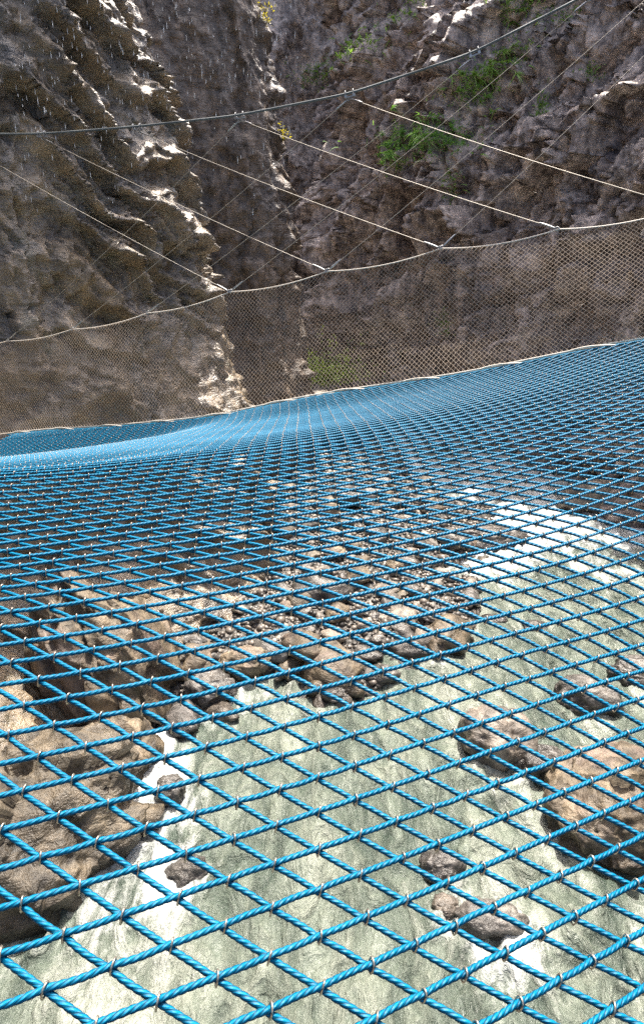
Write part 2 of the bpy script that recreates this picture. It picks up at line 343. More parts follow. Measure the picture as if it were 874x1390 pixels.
# ------------------------------------------------------------------ riverbed and water
gx = np.arange(-14, 20, .10); gy = np.arange(-9, 52, .10); GX, GY = np.meshgrid(gx, gy, indexing='ij'); G = np.stack([GX.ravel(), GY.ravel(), 0*GX.ravel()], 1)
BAR = [on_level(*p, 0.0)[:2] for p in [(236, 985), (300, 965), (370, 925), (440, 955), (520, 900), (560, 880), (655, 850), (650, 800), (590, 770), (700, 745), (690, 700), (600, 668), (570, 640), (540, 612)]]
BAR = np.array(BAR+[(2.5, 36), (0, 44), (-12, 44), (-12, 10), (-4.5, 9.6)])
def poly_dist(P, poly):                 # signed distance (positive inside)
    d = np.full(len(P), 1e9); ins = np.zeros(len(P), bool)
    for a, b_ in zip(poly, np.roll(poly, -1, 0)):
        e = b_-a; w = P-a; tt = np.clip((w@e)/(e@e), 0, 1); d = np.minimum(d, np.hypot(*(w-tt[:, None]*e).T))
        c_ = (a[1] > P[:, 1]) != (b_[1] > P[:, 1]); xx = (b_[0]-a[0])*(P[:, 1]-a[1])/(b_[1]-a[1]+1e-12)+a[0]; ins ^= c_ & (P[:, 0] < xx)
    return np.where(ins, d, -d)
def ground_h(P2):
    P3 = np.column_stack([P2, np.zeros(len(P2))])
    sd = poly_dist(P2, BAR) + .35*fbm(P3*.9, 3, 5)
    h = -.55+.75*np.clip((sd+.8)/1.4, 0, 1) + .10*np.clip(sd, 0, 6)
    h += .10*fbm(P3*1.6, 4, 6) + .05*facets(P3*3.0, 7)
    bank = np.clip((-1.0-P2[:, 0])*.5, 0, 3)*np.clip((P2[:, 1]-20)/8, 0, 1)       # rises towards the buttress foot
    back = np.clip((P2[:, 1]-33)/8, 0, 1)*np.clip((4.5-P2[:, 0])/3, 0, 1)*2.2
    return h+bank+back
gh = ground_h(G[:, :2]); V = G.copy(); V[:, 2] = gh
tag(link('ground', mesh_np('ground', V, grid_faces(len(gx), len(gy))), M['gravel']), kind='structure')
def water_h(P2, flow=(.35, .94)):
    P3 = np.column_stack([P2, np.zeros(len(P2))]); c_, s_ = .94, .35
    u = P2[:, 0]*c_-P2[:, 1]*s_; w = P2[:, 0]*s_+P2[:, 1]*c_
    Q = np.column_stack([u*1.5, w*.75, 0*u]); Q[:, :2] += .5*np.stack([fbm(P3*.9, 2, 11), fbm(P3*.9, 2, 12)], 1)
    r = 1-np.abs(fbm(Q*1.3, 4, 13)); rough = .55+.6*np.clip(fbm(P3*.25, 2, 14)+.3+(P2[:, 1]-10)*.03, 0, 1)
    return rough*(.2*(r-.6)+.07*fbm(P3*3.2, 3, 15)+.12*fbm(P3*.5, 2, 16)), r, rough
wx = np.arange(-6, 19, .06); wy = np.arange(-4, 47, .07); WX, WY = np.meshgrid(wx, wy, indexing='ij'); P2 = np.stack([WX.ravel(), WY.ravel()], 1)
wh, wr, wrough = water_h(P2)
bump_up = .45*np.clip((P2[:, 1]-19)/10, 0, 1)                    # the river drops through the rapids
me = mesh_np('water', np.column_stack([P2, wh+bump_up*.6]), grid_faces(len(wx), len(wy)))
ROCKS_XY = []
WATER_ME = me; WATER_P2 = P2; WATER_R = wr; WATER_ROUGH = wrough
tag(link('water', me, M['water']), kind='structure')

# ------------------------------------------------------------------ boulders
def ico(n):
    import bmesh
    bm = bmesh.new(); bmesh.ops.create_icosphere(bm, subdivisions=n, radius=1); V = np.array([v.co[:] for v in bm.verts]); F = np.array([[v.index for v in f.verts] for f in bm.faces]); bm.free(); return V, F
ICO = {n: ico(n) for n in (1, 2, 3, 4, 5, 6)}
def boulder_mesh(name, r, sub, k, rough=1.0, loc=(0, 0, 0), angular=1.0):
    V, F = ICO[sub]; S = V*1.0; sd = np.array([k*3.7, k*1.3, k*.7])
    # angular: squash sphere towards a box-ish superellipsoid, cut by facets
    d = 1+.22*rough*fbm(S*.9+sd, 3, 21)+.26*angular*facets(S*1.25+sd, 22)+.12*angular*facets(S*3.0+sd, 23)+.03*fbm(S*6+sd, 3, 24)
    Q = S*d[:, None]*np.asarray(r)
    return mesh_np(name, Q+np.asarray(loc), F, True)
def boulder(px, py, rx, ry, rz, mat, label, name='boulder', z=0.0, up=.15, k=1, sub=5, rot=0.0, group=None):
    p = on_level(px, py, z); me = boulder_mesh(name, (rx, ry, rz), sub, k, angular=.55 if name == 'boulder' else 1.0)
    o = link(name, me, mat); o.location = (p[0], p[1], z+up*rz); o.rotation_euler = (0, 0, rot)
    tag(o, label, 'boulder' if max(rx, ry) > .35 else 'stone', group); ROCKS_XY.append((p[0], p[1], max(rx, ry))); return o
boulder(672, 1012, .72, .62, .62, M['boulder'], 'rounded grey olive boulder standing in the milky rapids beside the dark flat rocks', k=3, up=.2)
boulder(838, 1110, 1.25, 1.15, .85, M['boulder_tan'], 'largest boulder of the river, reddish tan with a dark wet foot', k=5, up=.1, sub=6, rot=.5)
boulder(795, 955, .75, .5, .5, M['boulder_dark'], 'dark slate boulder lying upstream of the big reddish tan boulder', k=7)
boulder(735, 1040, .5, .38, .3, M['boulder_dark'], 'flat black rock wedged between the grey olive and the reddish tan boulders', k=9)
boulder(858, 918, .6, .45, .35, M['boulder_dark'], 'black wet rock at the far bank above the slate boulder', k=11)
boulder(598, 1180, .34, .26, .24, M['boulder_dark'], 'small round black rock alone in the milky water', k=13)
boulder(668, 1255, .5, .3, .26, M['boulder_dark'], 'long black rock with white water curling round it', k=15)
boulder(602, 1232, .2, .22, .12, M['boulder'], 'small brown rock just breaking the water beside two black rocks', k=17)
boulder(252, 1182, .34, .3, .22, M['boulder_dark'], 'dark rock drowned in foam next to the sunlit rock foot', k=19, up=-.35)
boulder(232, 1080, .3, .25, .3, M['boulder_dark'], 'black wet stone at the waterline under the sunlit ridge', k=20)
boulder(812, 690, 1.3, .9, .9, M['boulder'], 'broad brown block of rock in shade at the head of the rapids', k=21, up=.3)
boulder(660, 735, 1.3, .8, .5, M['boulder_dark'], 'long black ledge rock above the calm green pool', k=23, up=.2)
boulder(870, 640, 1.4, 1.0, 1.2, M['boulder_dark'], 'tall dark rock against the reddish wall upstream', k=25, up=.4)
boulder(700, 600, 1.1, .9, .7, M['boulder_dark'], 'dark rock dividing the white water far upstream', k=27, up=.3)
boulder(455, 945, .34, .26, .18, M['boulder_dark'], 'flat dark stone at the water edge of the gravel bar', k=29)
boulder(590, 880, .3, .22, .16, M['boulder_dark'], 'dark stone lying off the tip of the gravel bar', k=31)
boulder(725, 850, .3, .25, .1, M['boulder_dark'], 'low dark rock awash in the middle of the stream', k=33)
boulder(330, 905, .6, .42, .34, M['boulder_tan'], 'pale tan rock on the gravel beside the sunlit ridge', k=35, z=.2)
boulder(285, 940, .5, .4, .35, M['boulder_dark'], 'black rock at the lower corner of the gravel bar', k=37, z=.1)
boulder(425, 560, 2.2, 1.6, 1.2, M['boulder'], 'mossy rock mound under the bushy shrub far up the gorge', k=39, z=1.8, up=0)
# rock foot outcrops under the wet wall (sunlit tan, bank rock darkened for shade)
boulder(172, 930, 1.0, 1.7, 2.5, M['boulder_tan'], 'tall sunlit tan rock ridge standing against the wet wall', name='rock_ridge', k=41, z=0, up=.2, sub=6, rot=.3).rotation_euler = (.35, -.45, .3)
boulder(45, 1130, 1.65, 1.5, 1.4, M['bank'], 'huge cracked brown rock foot beside the foaming water', name='rock_outcrop', k=43, z=0, up=.1, sub=6, rot=.2)
boulder(150, 1040, .85, 1.0, .8, M['boulder_tan'], 'sunlit tan rock at the water between the tall ridge and the huge rock foot', k=51, z=0, up=.2, sub=6, rot=.8)
boulder(235, 830, .9, .9, .9, M['bank'], 'rounded brown rock behind the tall sunlit ridge', k=45, z=.3, up=.3)
# counted stones of the gravel bar
n = 0; protos = [boulder_mesh('river_stone', (1, .8, .6), 3, 60+q, angular=1.1) for q in range(7)]
for q, me_ in enumerate(protos): me_.materials.append(M[('boulder', 'boulder_dark', 'boulder_dark', 'bank', 'boulder_tan', 'boulder_dark', 'boulder')[q]])
tries = 0
while n < 230 and tries < 20000:
    tries += 1
    px = RNG.uniform(240, 700); py = RNG.uniform(640, 990); p = on_level(px, py, .2)
    if poly_dist(p[None, :2], BAR)[0] < -.35: continue
    if p[1] > 30: continue
    s = float(np.exp(RNG.normal(-1.6, .45))); s = min(s, .6)*(1+.02*p[1])
    gz = ground_h(p[None, :2])[0]
    o = bpy.data.objects.new('river_stone', protos[n % 7]); COL.objects.link(o)
    o.location = (p[0], p[1], gz+s*.25); o.scale = (s, s*RNG.uniform(.7, 1.1), s*RNG.uniform(.6, 1)); o.rotation_euler = (RNG.uniform(-.3, .3), RNG.uniform(-.3, .3), RNG.uniform(0, 6.28))
    tag(o, 'river stone lying among many on the gravel bar below the blue net', 'stone', 'stones on the gravel bar'); n += 1
# fine pebbles: nobody could count them
bag = Bag(); V0, F0 = ICO[1]
PX = RNG.uniform(-5, 8, 26000); PY = RNG.uniform(8, 32, 26000); sd = poly_dist(np.stack([PX, PY], 1), BAR); k_ = sd > -.5; PX, PY = PX[k_], PY[k_]; gz = ground_h(np.stack([PX, PY], 1))
Rz = RNG.uniform(0, 6.28, len(PX)); S_ = np.exp(RNG.normal(-2.75, .4, (len(PX), 1)))*RNG.uniform(.6, 1.2, (len(PX), 3))
ck, sk = np.cos(Rz), np.sin(Rz)
VV = V0[None]*(1+.15*RNG.normal(size=(len(PX), len(V0), 1)))*S_[:, None]
VV = np.stack([VV[..., 0]*ck[:, None]-VV[..., 1]*sk[:, None]+PX[:, None], VV[..., 0]*sk[:, None]+VV[..., 1]*ck[:, None]+PY[:, None], VV[..., 2]*.7+gz[:, None]+.02], -1)
FF = (F0[None]+(np.arange(len(PX))*len(V0))[:, None, None]).reshape(-1, 3)
m, t, b = nt('pebble_rock'); M['pebble'] = m
g = nd(t, 'NewGeometry'); t.links.new(ramp(t, g.outputs['Random Per Island'], [(0, (.03, .028, .026)), (.4, (.075, .067, .06)), (.7, (.13, .112, .096)), (.92, (.23, .195, .16)), (1, (.38, .35, .32))]), b.inputs['Base Color']); b.inputs['Roughness'].default_value = .45
tag(link('pebbles', mesh_np('pebbles', VV.reshape(-1, 3), FF, True), M['pebble']), 'mixed grey and tan pebbles covering the gravel bar', 'pebbles', kind='stuff')
# foam near rocks and at the banks
fo = np.zeros(len(P2))
for (x, y, r_) in ROCKS_XY: fo = np.maximum(fo, np.clip(1.5-np.hypot(P2[:, 0]-x, (P2[:, 1]-(y-.5*r_))*.8)/(r_+.25), 0, 1))
fo = fo*.7 + 1.0*np.clip((P2[:, 1]-15)/6, 0, 1) + .35*np.clip(wr-.75, 0, 1)*2 + .25*fbm(np.column_stack([P2*.35, 0*fo]), 3, 31)
fo += .45*np.exp(-((P2[:, 0]+2.9-.12*(9-P2[:, 1]))/.8)**2-((P2[:, 1]-8)/2.5)**2)
a_ = WATER_ME.attributes.new('foam', 'FLOAT', 'POINT'); a_.data.foreach_set('value', np.clip(fo, 0, 1.2).astype(np.float32))
# ------------------------------------------------------------------ blue rope net
# cubic surface that the net hangs in, in rope counts (i across, j along); metres in the photographer's frame
CTRL = np.array([-14.064,-0.156,5.462,-13.244,-0.201,5.073,-12.421,-0.250,4.685,-11.597,-0.302,4.301,-10.771,-0.357,3.920,-9.945,-0.410,3.546,-9.121,-0.455,3.179,-8.304,-0.481,2.822,-7.496,-0.474,2.474,-6.691,-0.414,2.130,-5.885,-0.284,1.782,-5.088,-0.080,1.429,-4.290,0.173,1.075,-3.446,0.419,0.795,-2.662,0.662,0.449,-1.892,0.885,0.110,-1.010,1.089,-0.152,-13.274,-0.171,5.901,-12.455,-0.208,5.511,-11.636,-0.247,5.121,-10.815,-0.289,4.734,-9.992,-0.333,4.351,-9.165,-0.376,3.973,-8.334,-0.415,3.603,-7.507,-0.441,3.240,-6.693,-0.446,2.886,-5.880,-0.409,2.539,-5.058,-0.304,2.182,-4.254,-0.100,1.833,-3.503,0.203,1.432,-2.648,0.368,1.178,-1.872,0.633,0.820,-1.070,0.888,0.517,-0.233,1.116,0.295,-12.481,-0.191,6.341,-11.666,-0.218,5.949,-10.849,-0.247,5.557,-10.032,-0.278,5.168,-9.213,-0.311,4.782,-8.389,-0.344,4.402,-7.555,-0.373,4.030,-6.712,-0.395,3.663,-5.894,-0.404,3.300,-5.069,-0.388,2.941,-4.252,-0.325,2.566,-3.440,-0.142,2.212,-2.709,0.296,1.865,-1.816,0.178,1.532,-1.060,0.569,1.207,-0.260,0.872,0.900,0.550,1.233,0.734,-11.687,-0.221,6.781,-10.874,-0.237,6.387,-10.061,-0.254,5.994,-9.247,-0.273,5.602,-8.433,-0.294,5.213,-7.617,-0.316,4.832,-6.793,-0.335,4.464,-5.942,-0.345,4.109,-5.115,-0.342,3.751,-4.289,-0.325,3.383,-3.469,-0.329,3.023,-2.640,-0.345,2.618,-1.915,0.153,2.265,-1.054,0.223,2.009,-0.283,0.537,1.660,0.520,0.852,1.365,1.364,1.098,1.122,-10.891,-0.266,7.220,-10.081,-0.269,6.824,-9.271,-0.273,6.429,-8.458,-0.279,6.036,-7.645,-0.288,5.644,-6.837,-0.299,5.260,-6.028,-0.309,4.897,-5.186,-0.310,4.585,-4.356,-0.283,4.245,-3.544,-0.226,3.864,-2.718,-0.154,3.520,-1.915,-0.192,3.109,-1.105,-0.002,2.746,-0.281,0.133,2.361,0.549,0.342,2.040,1.285,0.820,1.831,2.068,1.166,1.674,-10.091,-0.329,7.655,-9.286,-0.321,7.258,-8.479,-0.312,6.862,-7.668,-0.304,6.469,-6.849,-0.299,6.078,-6.035,-0.300,5.687,-5.223,-0.304,5.298,-4.377,-0.307,4.987,-3.545,-0.280,4.638,-2.729,-0.216,4.258,-1.901,-0.090,3.917,-1.091,-0.334,3.493,-0.315,-0.102,3.113,0.540,-0.022,2.769,1.331,0.263,2.510,2.016,0.912,2.373,2.760,1.433,2.240,-9.288,-0.413,8.086,-8.487,-0.397,7.685,-7.686,-0.377,7.287,-6.884,-0.355,6.896,-6.065,-0.336,6.511,-5.249,-0.327,6.129,-4.438,-0.336,5.735,-3.593,-0.362,5.426,-2.762,-0.359,5.080,-1.955,-0.359,4.690,-1.123,-0.413,4.313,-0.341,-0.418,3.931,0.516,-0.340,3.524,1.289,-0.191,3.203,2.122,-0.068,2.829,2.801,0.510,2.692,3.510,1.106,2.708,-8.483,-0.519,8.511,-7.683,-0.501,8.104,-6.886,-0.476,7.699,-6.093,-0.443,7.304,-5.276,-0.411,6.933,-4.458,-0.389,6.560,-3.652,-0.405,6.163,-2.805,-0.476,5.855,-1.980,-0.500,5.496,-1.164,-0.536,5.102,-0.368,-0.561,4.736,0.472,-0.610,4.320,1.283,-0.549,3.972,2.052,-0.466,3.581,2.892,-0.395,3.176,3.591,0.106,2.812,4.311,0.643,2.678,-7.679,-0.645,8.926,-6.879,-0.634,8.513,-6.080,-0.614,8.096,-5.283,-0.579,7.677,-4.464,-0.533,7.303,-3.644,-0.487,6.934,-2.835,-0.497,6.529,-1.999,-0.635,6.224,-1.177,-0.679,5.867,-0.378,-0.733,5.475,0.455,-0.778,5.072,1.272,-0.814,4.712,2.046,-0.838,4.324,2.850,-0.731,3.918,3.671,-0.621,3.564,4.370,-0.286,3.100,5.093,0.192,2.801,-6.878,-0.787,9.329,-6.083,-0.789,8.912,-5.290,-0.789,8.490,-4.496,-0.782,8.065,-3.679,-0.735,7.690,-2.855,-0.680,7.336,-2.046,-0.628,6.937,-1.212,-0.834,6.625,-0.390,-0.901,6.237,0.426,-0.956,5.840,1.226,-1.014,5.469,2.024,-1.088,5.122,2.818,-1.135,4.677,3.621,-1.056,4.265,4.440,-0.895,3.925,5.156,-0.583,3.434,5.835,-0.220,3.029,-6.077,-0.941,9.717,-5.284,-0.959,9.289,-4.492,-0.980,8.861,-3.704,-1.014,8.426,-2.888,-0.982,8.043,-2.075,-0.998,7.660,-1.271,-0.997,7.244,-0.432,-1.154,6.960,0.376,-1.206,6.591,1.195,-1.221,6.233,1.994,-1.321,5.832,2.805,-1.417,5.433,3.612,-1.376,5.032,4.407,-1.308,4.624,5.224,-1.174,4.262,5.955,-0.920,3.801,6.646,-0.626,3.346,-5.281,-1.105,10.104,-4.490,-1.140,9.672,-3.701,-1.184,9.241,-2.917,-1.232,8.801,-2.105,-1.237,8.410,-1.297,-1.270,8.015,-0.498,-1.313,7.595,0.351,-1.418,7.315,1.158,-1.496,6.938,1.950,-1.601,6.536,2.741,-1.734,6.117,3.565,-1.798,5.738,4.380,-1.693,5.371,5.186,-1.589,4.987,5.999,-1.453,4.590,6.751,-1.252,4.149,7.467,-1.013,3.688]).reshape(-1, 3)
I0, J0, KN, NI, NJ = -14, -116, 9.0, 12, 17
def _bas(t): return np.stack([(1-t)**3, 3*t**3-6*t*t+4, -3*t**3+3*t*t+3*t+1, t**3], -1)/6
def net(i, j):
    i = np.asarray(i, float); j = np.asarray(j, float); a = (i-I0)/KN; b_ = (j-J0)/KN
    ia = np.clip(np.floor(a).astype(int), 0, NI-4); ib = np.clip(np.floor(b_).astype(int), 0, NJ-4); A = _bas(a-ia); B = _bas(b_-ib); P = 0
    for x in range(4):
        for y in range(4): P = P+(A[:, x]*B[:, y])[:, None]*CTRL[(ia+x)*NJ+ib+y]
    return cam2world(P)
def netn(i, j):
    i = np.asarray(i, float); j = np.asarray(j, float)
    n_ = np.cross(net(i+.3, j)-net(i-.3, j), net(i, j+.3)-net(i, j-.3)); n_ /= np.linalg.norm(n_, axis=1)[:, None]
    return n_*np.sign(n_[:, 2:3])
IE = 68; RR = .0056
JJ, II = np.meshgrid(np.arange(-106, 24), np.arange(-10, IE+1), indexing='ij'); S = II+JJ
node = net(II.ravel(), JJ.ravel()).reshape(*II.shape, 3); qx, qy, qz = [a.reshape(II.shape) for a in to_px(node.reshape(-1, 3))]
valid = (S >= -34) & (S <= 46) & (qz > .62)
infr = valid & (qx > -15) & (qx < 890) & (qy > 0) & (qy < 1400)
NET = empty('rope_net', tuple(net([30.], [-23.])[0]))
tag(NET, 'blue rope net with steel clips hung across the gorge like a hammock', 'rope net')
def runs(mask):
    k_ = np.flatnonzero(mask)
    return (k_[0], k_[-1]) if len(k_) > 1 else None
ropes = []
def rope_piece(bag, fam, c, a, b_):
    """fam A: j=c, i from a to b; fam B: i=c, j from a to b"""
    tt = np.arange(a, b_+1e-6, 1.0)
    P = net(tt, 0*tt+c) if fam == 'A' else net(0*tt+c, tt); z_ = to_px(P)[2]; q = to_px(P)
    inn = (q[0] > -60) & (q[0] < 934) & (q[1] < 1450)
    near = ((z_ < 2.6) & inn)
    sgn = 1 if fam == 'A' else -1
    # segments with own resolution
    st = 0
    lvl = np.where(near, 2, np.where((z_ < 4.2) & inn, 1, 0))
    L0 = 0.0; seglist = []; s0 = 0
    for q_ in range(1, len(tt)):
        if lvl[q_] != lvl[s0] and q_ < len(tt)-1: seglist.append((s0, q_, lvl[s0])); s0 = q_
    seglist.append((s0, len(tt)-1, lvl[s0]))
    for s, e, lv in seglist:
        if e <= s: continue
        n_ = (e-s)*(18 if lv == 2 else 4 if lv == 1 else 2)+1; u = np.linspace(tt[s], tt[e], n_)
        i_, j_ = (u, 0*u+c) if fam == 'A' else (0*u+c, u)
        Pc = net(i_, j_); Nn = netn(i_, j_)
        # the ropes pinch together at each clip and spread between clips
        Pc = Pc + Nn*(sgn*RR*(.80+.10*np.cos(2*np.pi*u)))[:, None]
        wob = .0035*np.stack([vnoise(np.column_stack([u*.31, 0*u+c*1.7, 0*u]), 3), vnoise(np.column_stack([u*.31, 0*u+c*1.7, 0*u+5]), 3), 0*u], 1)
        Pc = Pc+wob*np.clip(np.sin(np.pi*(u % 1)), 0, 1)[:, None]
        zz_ = to_px(Pc)[2]; rf = 1+.24*np.clip((zz_-1.9)/2.2, 0, 1)      # slack rope fluffs out away from the worn middle
        if lv == 2: bag.add(*tube(Pc, RR*1.03*rf, Nn, 16, 4, 2*np.pi*62/4, .2, u0=L0))
        else: bag.add(*tube(Pc, RR*rf, Nn, 6 if lv == 1 else 5, u0=L0))
        L0 += np.linalg.norm(np.diff(Pc, axis=0), axis=1).sum()
items = []
for r_ in range(JJ.shape[0]):
    w_ = runs(valid[r_])
    if w_: items.append((float((infr[r_]/np.maximum(qz[r_], .3)**2).sum()), 'A', float(JJ[r_, 0]), float(II[0, w_[0]]), float(II[0, w_[1]])))
for c_ in range(II.shape[1]):
    w_ = runs(valid[:, c_])
    if w_ and II[0, c_] < IE: items.append((float((infr[:, c_]/np.maximum(qz[:, c_], .3)**2).sum()), 'B', float(II[0, c_]), float(JJ[w_[0], 0]), float(JJ[w_[1], 0])))
items.sort(reverse=True)
for it in items[:100]:
    bag = Bag(); rope_piece(bag, *it[1:]); child('rope', bag.mesh('rope'), M['rope'], NET)
bag = Bag()
for it in items[100:]: rope_piece(bag, *it[1:])
tag(child('rope', bag.mesh('rope'), M['rope'], NET), kind='stuff')
# steel clips round each crossing
vi = np.argwhere(valid & (II < IE)); inf = infr[vi[:, 0], vi[:, 1]]; dz = qz[vi[:, 0], vi[:, 1]]
order = np.lexsort((dz, ~inf)); vi = vi[order]; dz = dz[order]; inf = inf[order]
ii = II[vi[:, 0], vi[:, 1]].astype(float); jj = JJ[vi[:, 0], vi[:, 1]].astype(float)
cP = net(ii, jj); cN = netn(ii, jj); e1 = net(ii+.2, jj)-cP; e2 = net(ii, jj+.2)-cP
e1 /= np.linalg.norm(e1, axis=1)[:, None]; e2 /= np.linalg.norm(e2, axis=1)[:, None]
D1 = e1-e2; D1 /= np.linalg.norm(D1, axis=1)[:, None]        # along the column of crossings
def clip_geo(k_, hi):
    na = 16 if hi else 8; seg = 6 if hi else 3; rr_ = .0020 if hi else .0023
    a = np.linspace(0, 2*np.pi, na, endpoint=False)[:, None]
    jit = 1+.12*math.sin(k_*12.9898)
    ax = D1[k_]+cN[k_]*.15*math.sin(k_*3.1)+np.cross(D1[k_], cN[k_])*.25*math.sin(k_*7.7); ax /= np.linalg.norm(ax)
    ca, sa = np.cos(a), np.sin(a); sq = (np.abs(ca)**4+np.abs(sa)**4)**-.17
    C_ = cP[k_]+e1[k_]*.0035*math.sin(k_*5.3)+ax*(RR*1.6*jit)*ca*sq+cN[k_]*(RR*2.75)*sa*sq
    side = np.cross(ax, cN[k_]); Nn = np.tile(side, (na, 1))
    v_, f_, _ = tube(C_, rr_, Nn, seg, closed=True); return v_, f_
nclip = 0; bag = Bag()
for k_ in range(len(vi)):
    if k_ < 100:
        v_, f_ = clip_geo(k_, True); child('clip', mesh_np('clip', v_, f_), M['steel'], NET)
    else:
        if dz[k_] > 12: continue
        bag.add(*clip_geo(k_, dz[k_] < 2.8 and inf[k_]))
tag(child('clip', bag.mesh('clip'), M['steel'], NET), kind='stuff')
# far border: blue edge rope, steel edge cable and white lacing
js = np.arange(-34-IE-2, 46-IE+.01, .5); EP = net(0*js+IE, js)
child('edge_rope', (lambda b_: (b_.add(*tube(EP, .011, seg=8)), b_.mesh('edge_rope'))[1])(Bag()), M['rope'], NET)
outw = np.cross(np.gradient(EP, axis=0), [0, 0, 1]); outw /= np.linalg.norm(outw, axis=1)[:, None]; outw *= -np.sign((outw*(net(0*js+IE-2, js)-EP)).sum(1))[:, None]
EC = EP+outw*.035+[0, 0, .02]
dl = EC[0]-EC[3]; dl /= np.linalg.norm(dl); EC = np.concatenate([EC[0]+dl*np.linspace(3.0, .1, 12)[:, None]+np.array([0, 0, .10])*np.linspace(1, 0, 12)[:, None]**2, EC])   # runs on to its anchor in the rock
child('edge_cable', (lambda b_: (b_.add(*tube(EC, .007, seg=6)), b_.mesh('edge_cable'))[1])(Bag()), M['lacing'], NET)
u = np.linspace(0, len(js)-1, (len(js)-1)*14+1); E1 = np.stack([np.interp(u, np.arange(len(js)), EP[:, q]) for q in range(3)], 1); O1 = np.stack([np.interp(u, np.arange(len(js)), outw[:, q]) for q in range(3)], 1)
ph_ = 2*np.pi*(u/14)/1.1
L1 = E1+O1*(.018+-.004+.02*np.cos(ph_))[:, None]+np.array([0, 0, 1])*(.012+.02*np.sin(ph_))[:, None]
child('lacing', (lambda b_: (b_.add(*tube(L1, .0062, seg=5)), b_.mesh('lacing'))[1])(Bag()), M['lacing'], NET)

# ------------------------------------------------------------------ grey safety net along the far border
TOPX = [-140, -60, 10, 98, 200, 312, 444, 598, 757, 930, 1040]; TOPY = [478, 472, 463, 447, 425, 396, 368, 337, 311, 281, 258]
ex, ey, ez = to_px(EC); o_ = np.argsort(ex); ex, ez_, = ex[o_], ez[o_]
def top_pt(px):
    # sags a little between the stay points
    py = np.interp(px, TOPX, TOPY); k_ = np.searchsorted(TOPX, px)-1; k_ = min(max(k_, 0), len(TOPX)-2); f = (px-TOPX[k_])/(TOPX[k_+1]-TOPX[k_])
    py += 7*4*f*(1-f)*min(1, (TOPX[k_+1]-TOPX[k_])/150)
    return at_depth(px, py, np.interp(px, ex, ez_)+.22)
tx = np.linspace(max(-130, ex.min()+2), min(1030, ex.max()-2), 400); TP = np.array([top_pt(x) for x in tx])
BT = np.stack([np.interp(tx, ex, EC[o_, q]) for q in range(3)], 1)
Ls = np.concatenate([[0], np.cumsum(np.linalg.norm(np.diff(BT, axis=0), axis=1))]); W_ = .046; nc = int(Ls[-1]/W_)
nr = 26
def pan(u_, v_):                         # u in cells, v 0..1 bottom to top
    s_ = np.clip(u_, 0, nc)/nc*Ls[-1]
    Pb = np.stack([np.interp(s_, Ls, BT[:, q]) for q in range(3)], 1); Pt = np.stack([np.interp(s_, Ls, TP[:, q]) for q in range(3)], 1)
    P = Pb+(Pt-Pb)*v_[:, None]; bul = np.sin(np.pi*v_)*(.05+.06*np.sin(s_*1.1)+.05*np.sin(s_*2.3+1+v_*2)+.02*np.sin(s_*7)); P[:, 1] += bul
    P[:, 0] += .02*np.sin(s_*3+v_*5)
    return P
GUARD = empty('safety_net', tuple(BT[200])); tag(GUARD, 'fine grey mesh netting standing as a guard along the far border of the blue net', 'safety net')
bag = Bag(); rw = .0021
for c_ in range(nc):                      # two zigzag twines per column make the diamonds
    for sgn in (1, -1):
        r_ = np.arange(nr+1); u_ = c_+.5+sgn*.5*np.where((r_ % 2) == 0, -1, 1)*.94; bag.add(*tube(pan(u_, r_/nr), rw, np.tile([0., 1., 0.], (nr+1, 1)), 3)[:2])
child('mesh_panel', bag.mesh('mesh_panel'), M['twine'], GUARD)
bag = Bag(); bag.add(*tube(TP, .006, seg=6)); child('top_rope', bag.mesh('top_rope'), M['lacing'], GUARD)

# ------------------------------------------------------------------ overhead cable and stay wires
CABX = [-420, -240, -60, 57, 184, 322, 475, 641, 805, 990, 1160]; CABY = [215, 196, 182, 182, 172, 157, 127, 72, -12, -112, -215]
def cab(px): return at_depth(px, np.interp(px, CABX, CABY), 8.3-(px-57)*.0022)
cx = np.linspace(-420, 1160, 160); cyy = np.interp(cx, CABX, CABY)
for _ in range(6): cyy[1:-1] = (cyy[:-2]+2*cyy[1:-1]+cyy[2:])/4
CPt = np.array([at_depth(x, y, 8.3-(x-57)*.0022) for x, y in zip(cx, cyy)])
CAB = empty('support_cable', tuple(CPt[60])); tag(CAB, 'thick blue grey steel cable sagging across the gorge above the guard netting', 'cable')
bag = Bag(); bag.add(*tube(CPt, .0125, seg=12, lobes=6, twist=12, amp=.08)); child('strand', bag.mesh('strand'), M['cable'], CAB)
def boxpts(c, ax, ay, az, hx, hy, hz):
    V = []; 
    for a in (-1, 1):
        for b_ in (-1, 1):
            for d in (-1, 1): V.append(c+ax*hx*a+ay*hy*b_+az*hz*d)
    return np.array(V), np.array([[0, 1, 3, 2], [4, 6, 7, 5], [0, 4, 5, 1], [2, 3, 7, 6], [0, 2, 6, 4], [1, 5, 7, 3]])
def cabpt(px):
    k_ = np.argmin(abs(to_px(CPt)[0]-px)); t_ = CPt[k_+1]-CPt[k_-1]; return CPt[k_], t_/np.linalg.norm(t_)
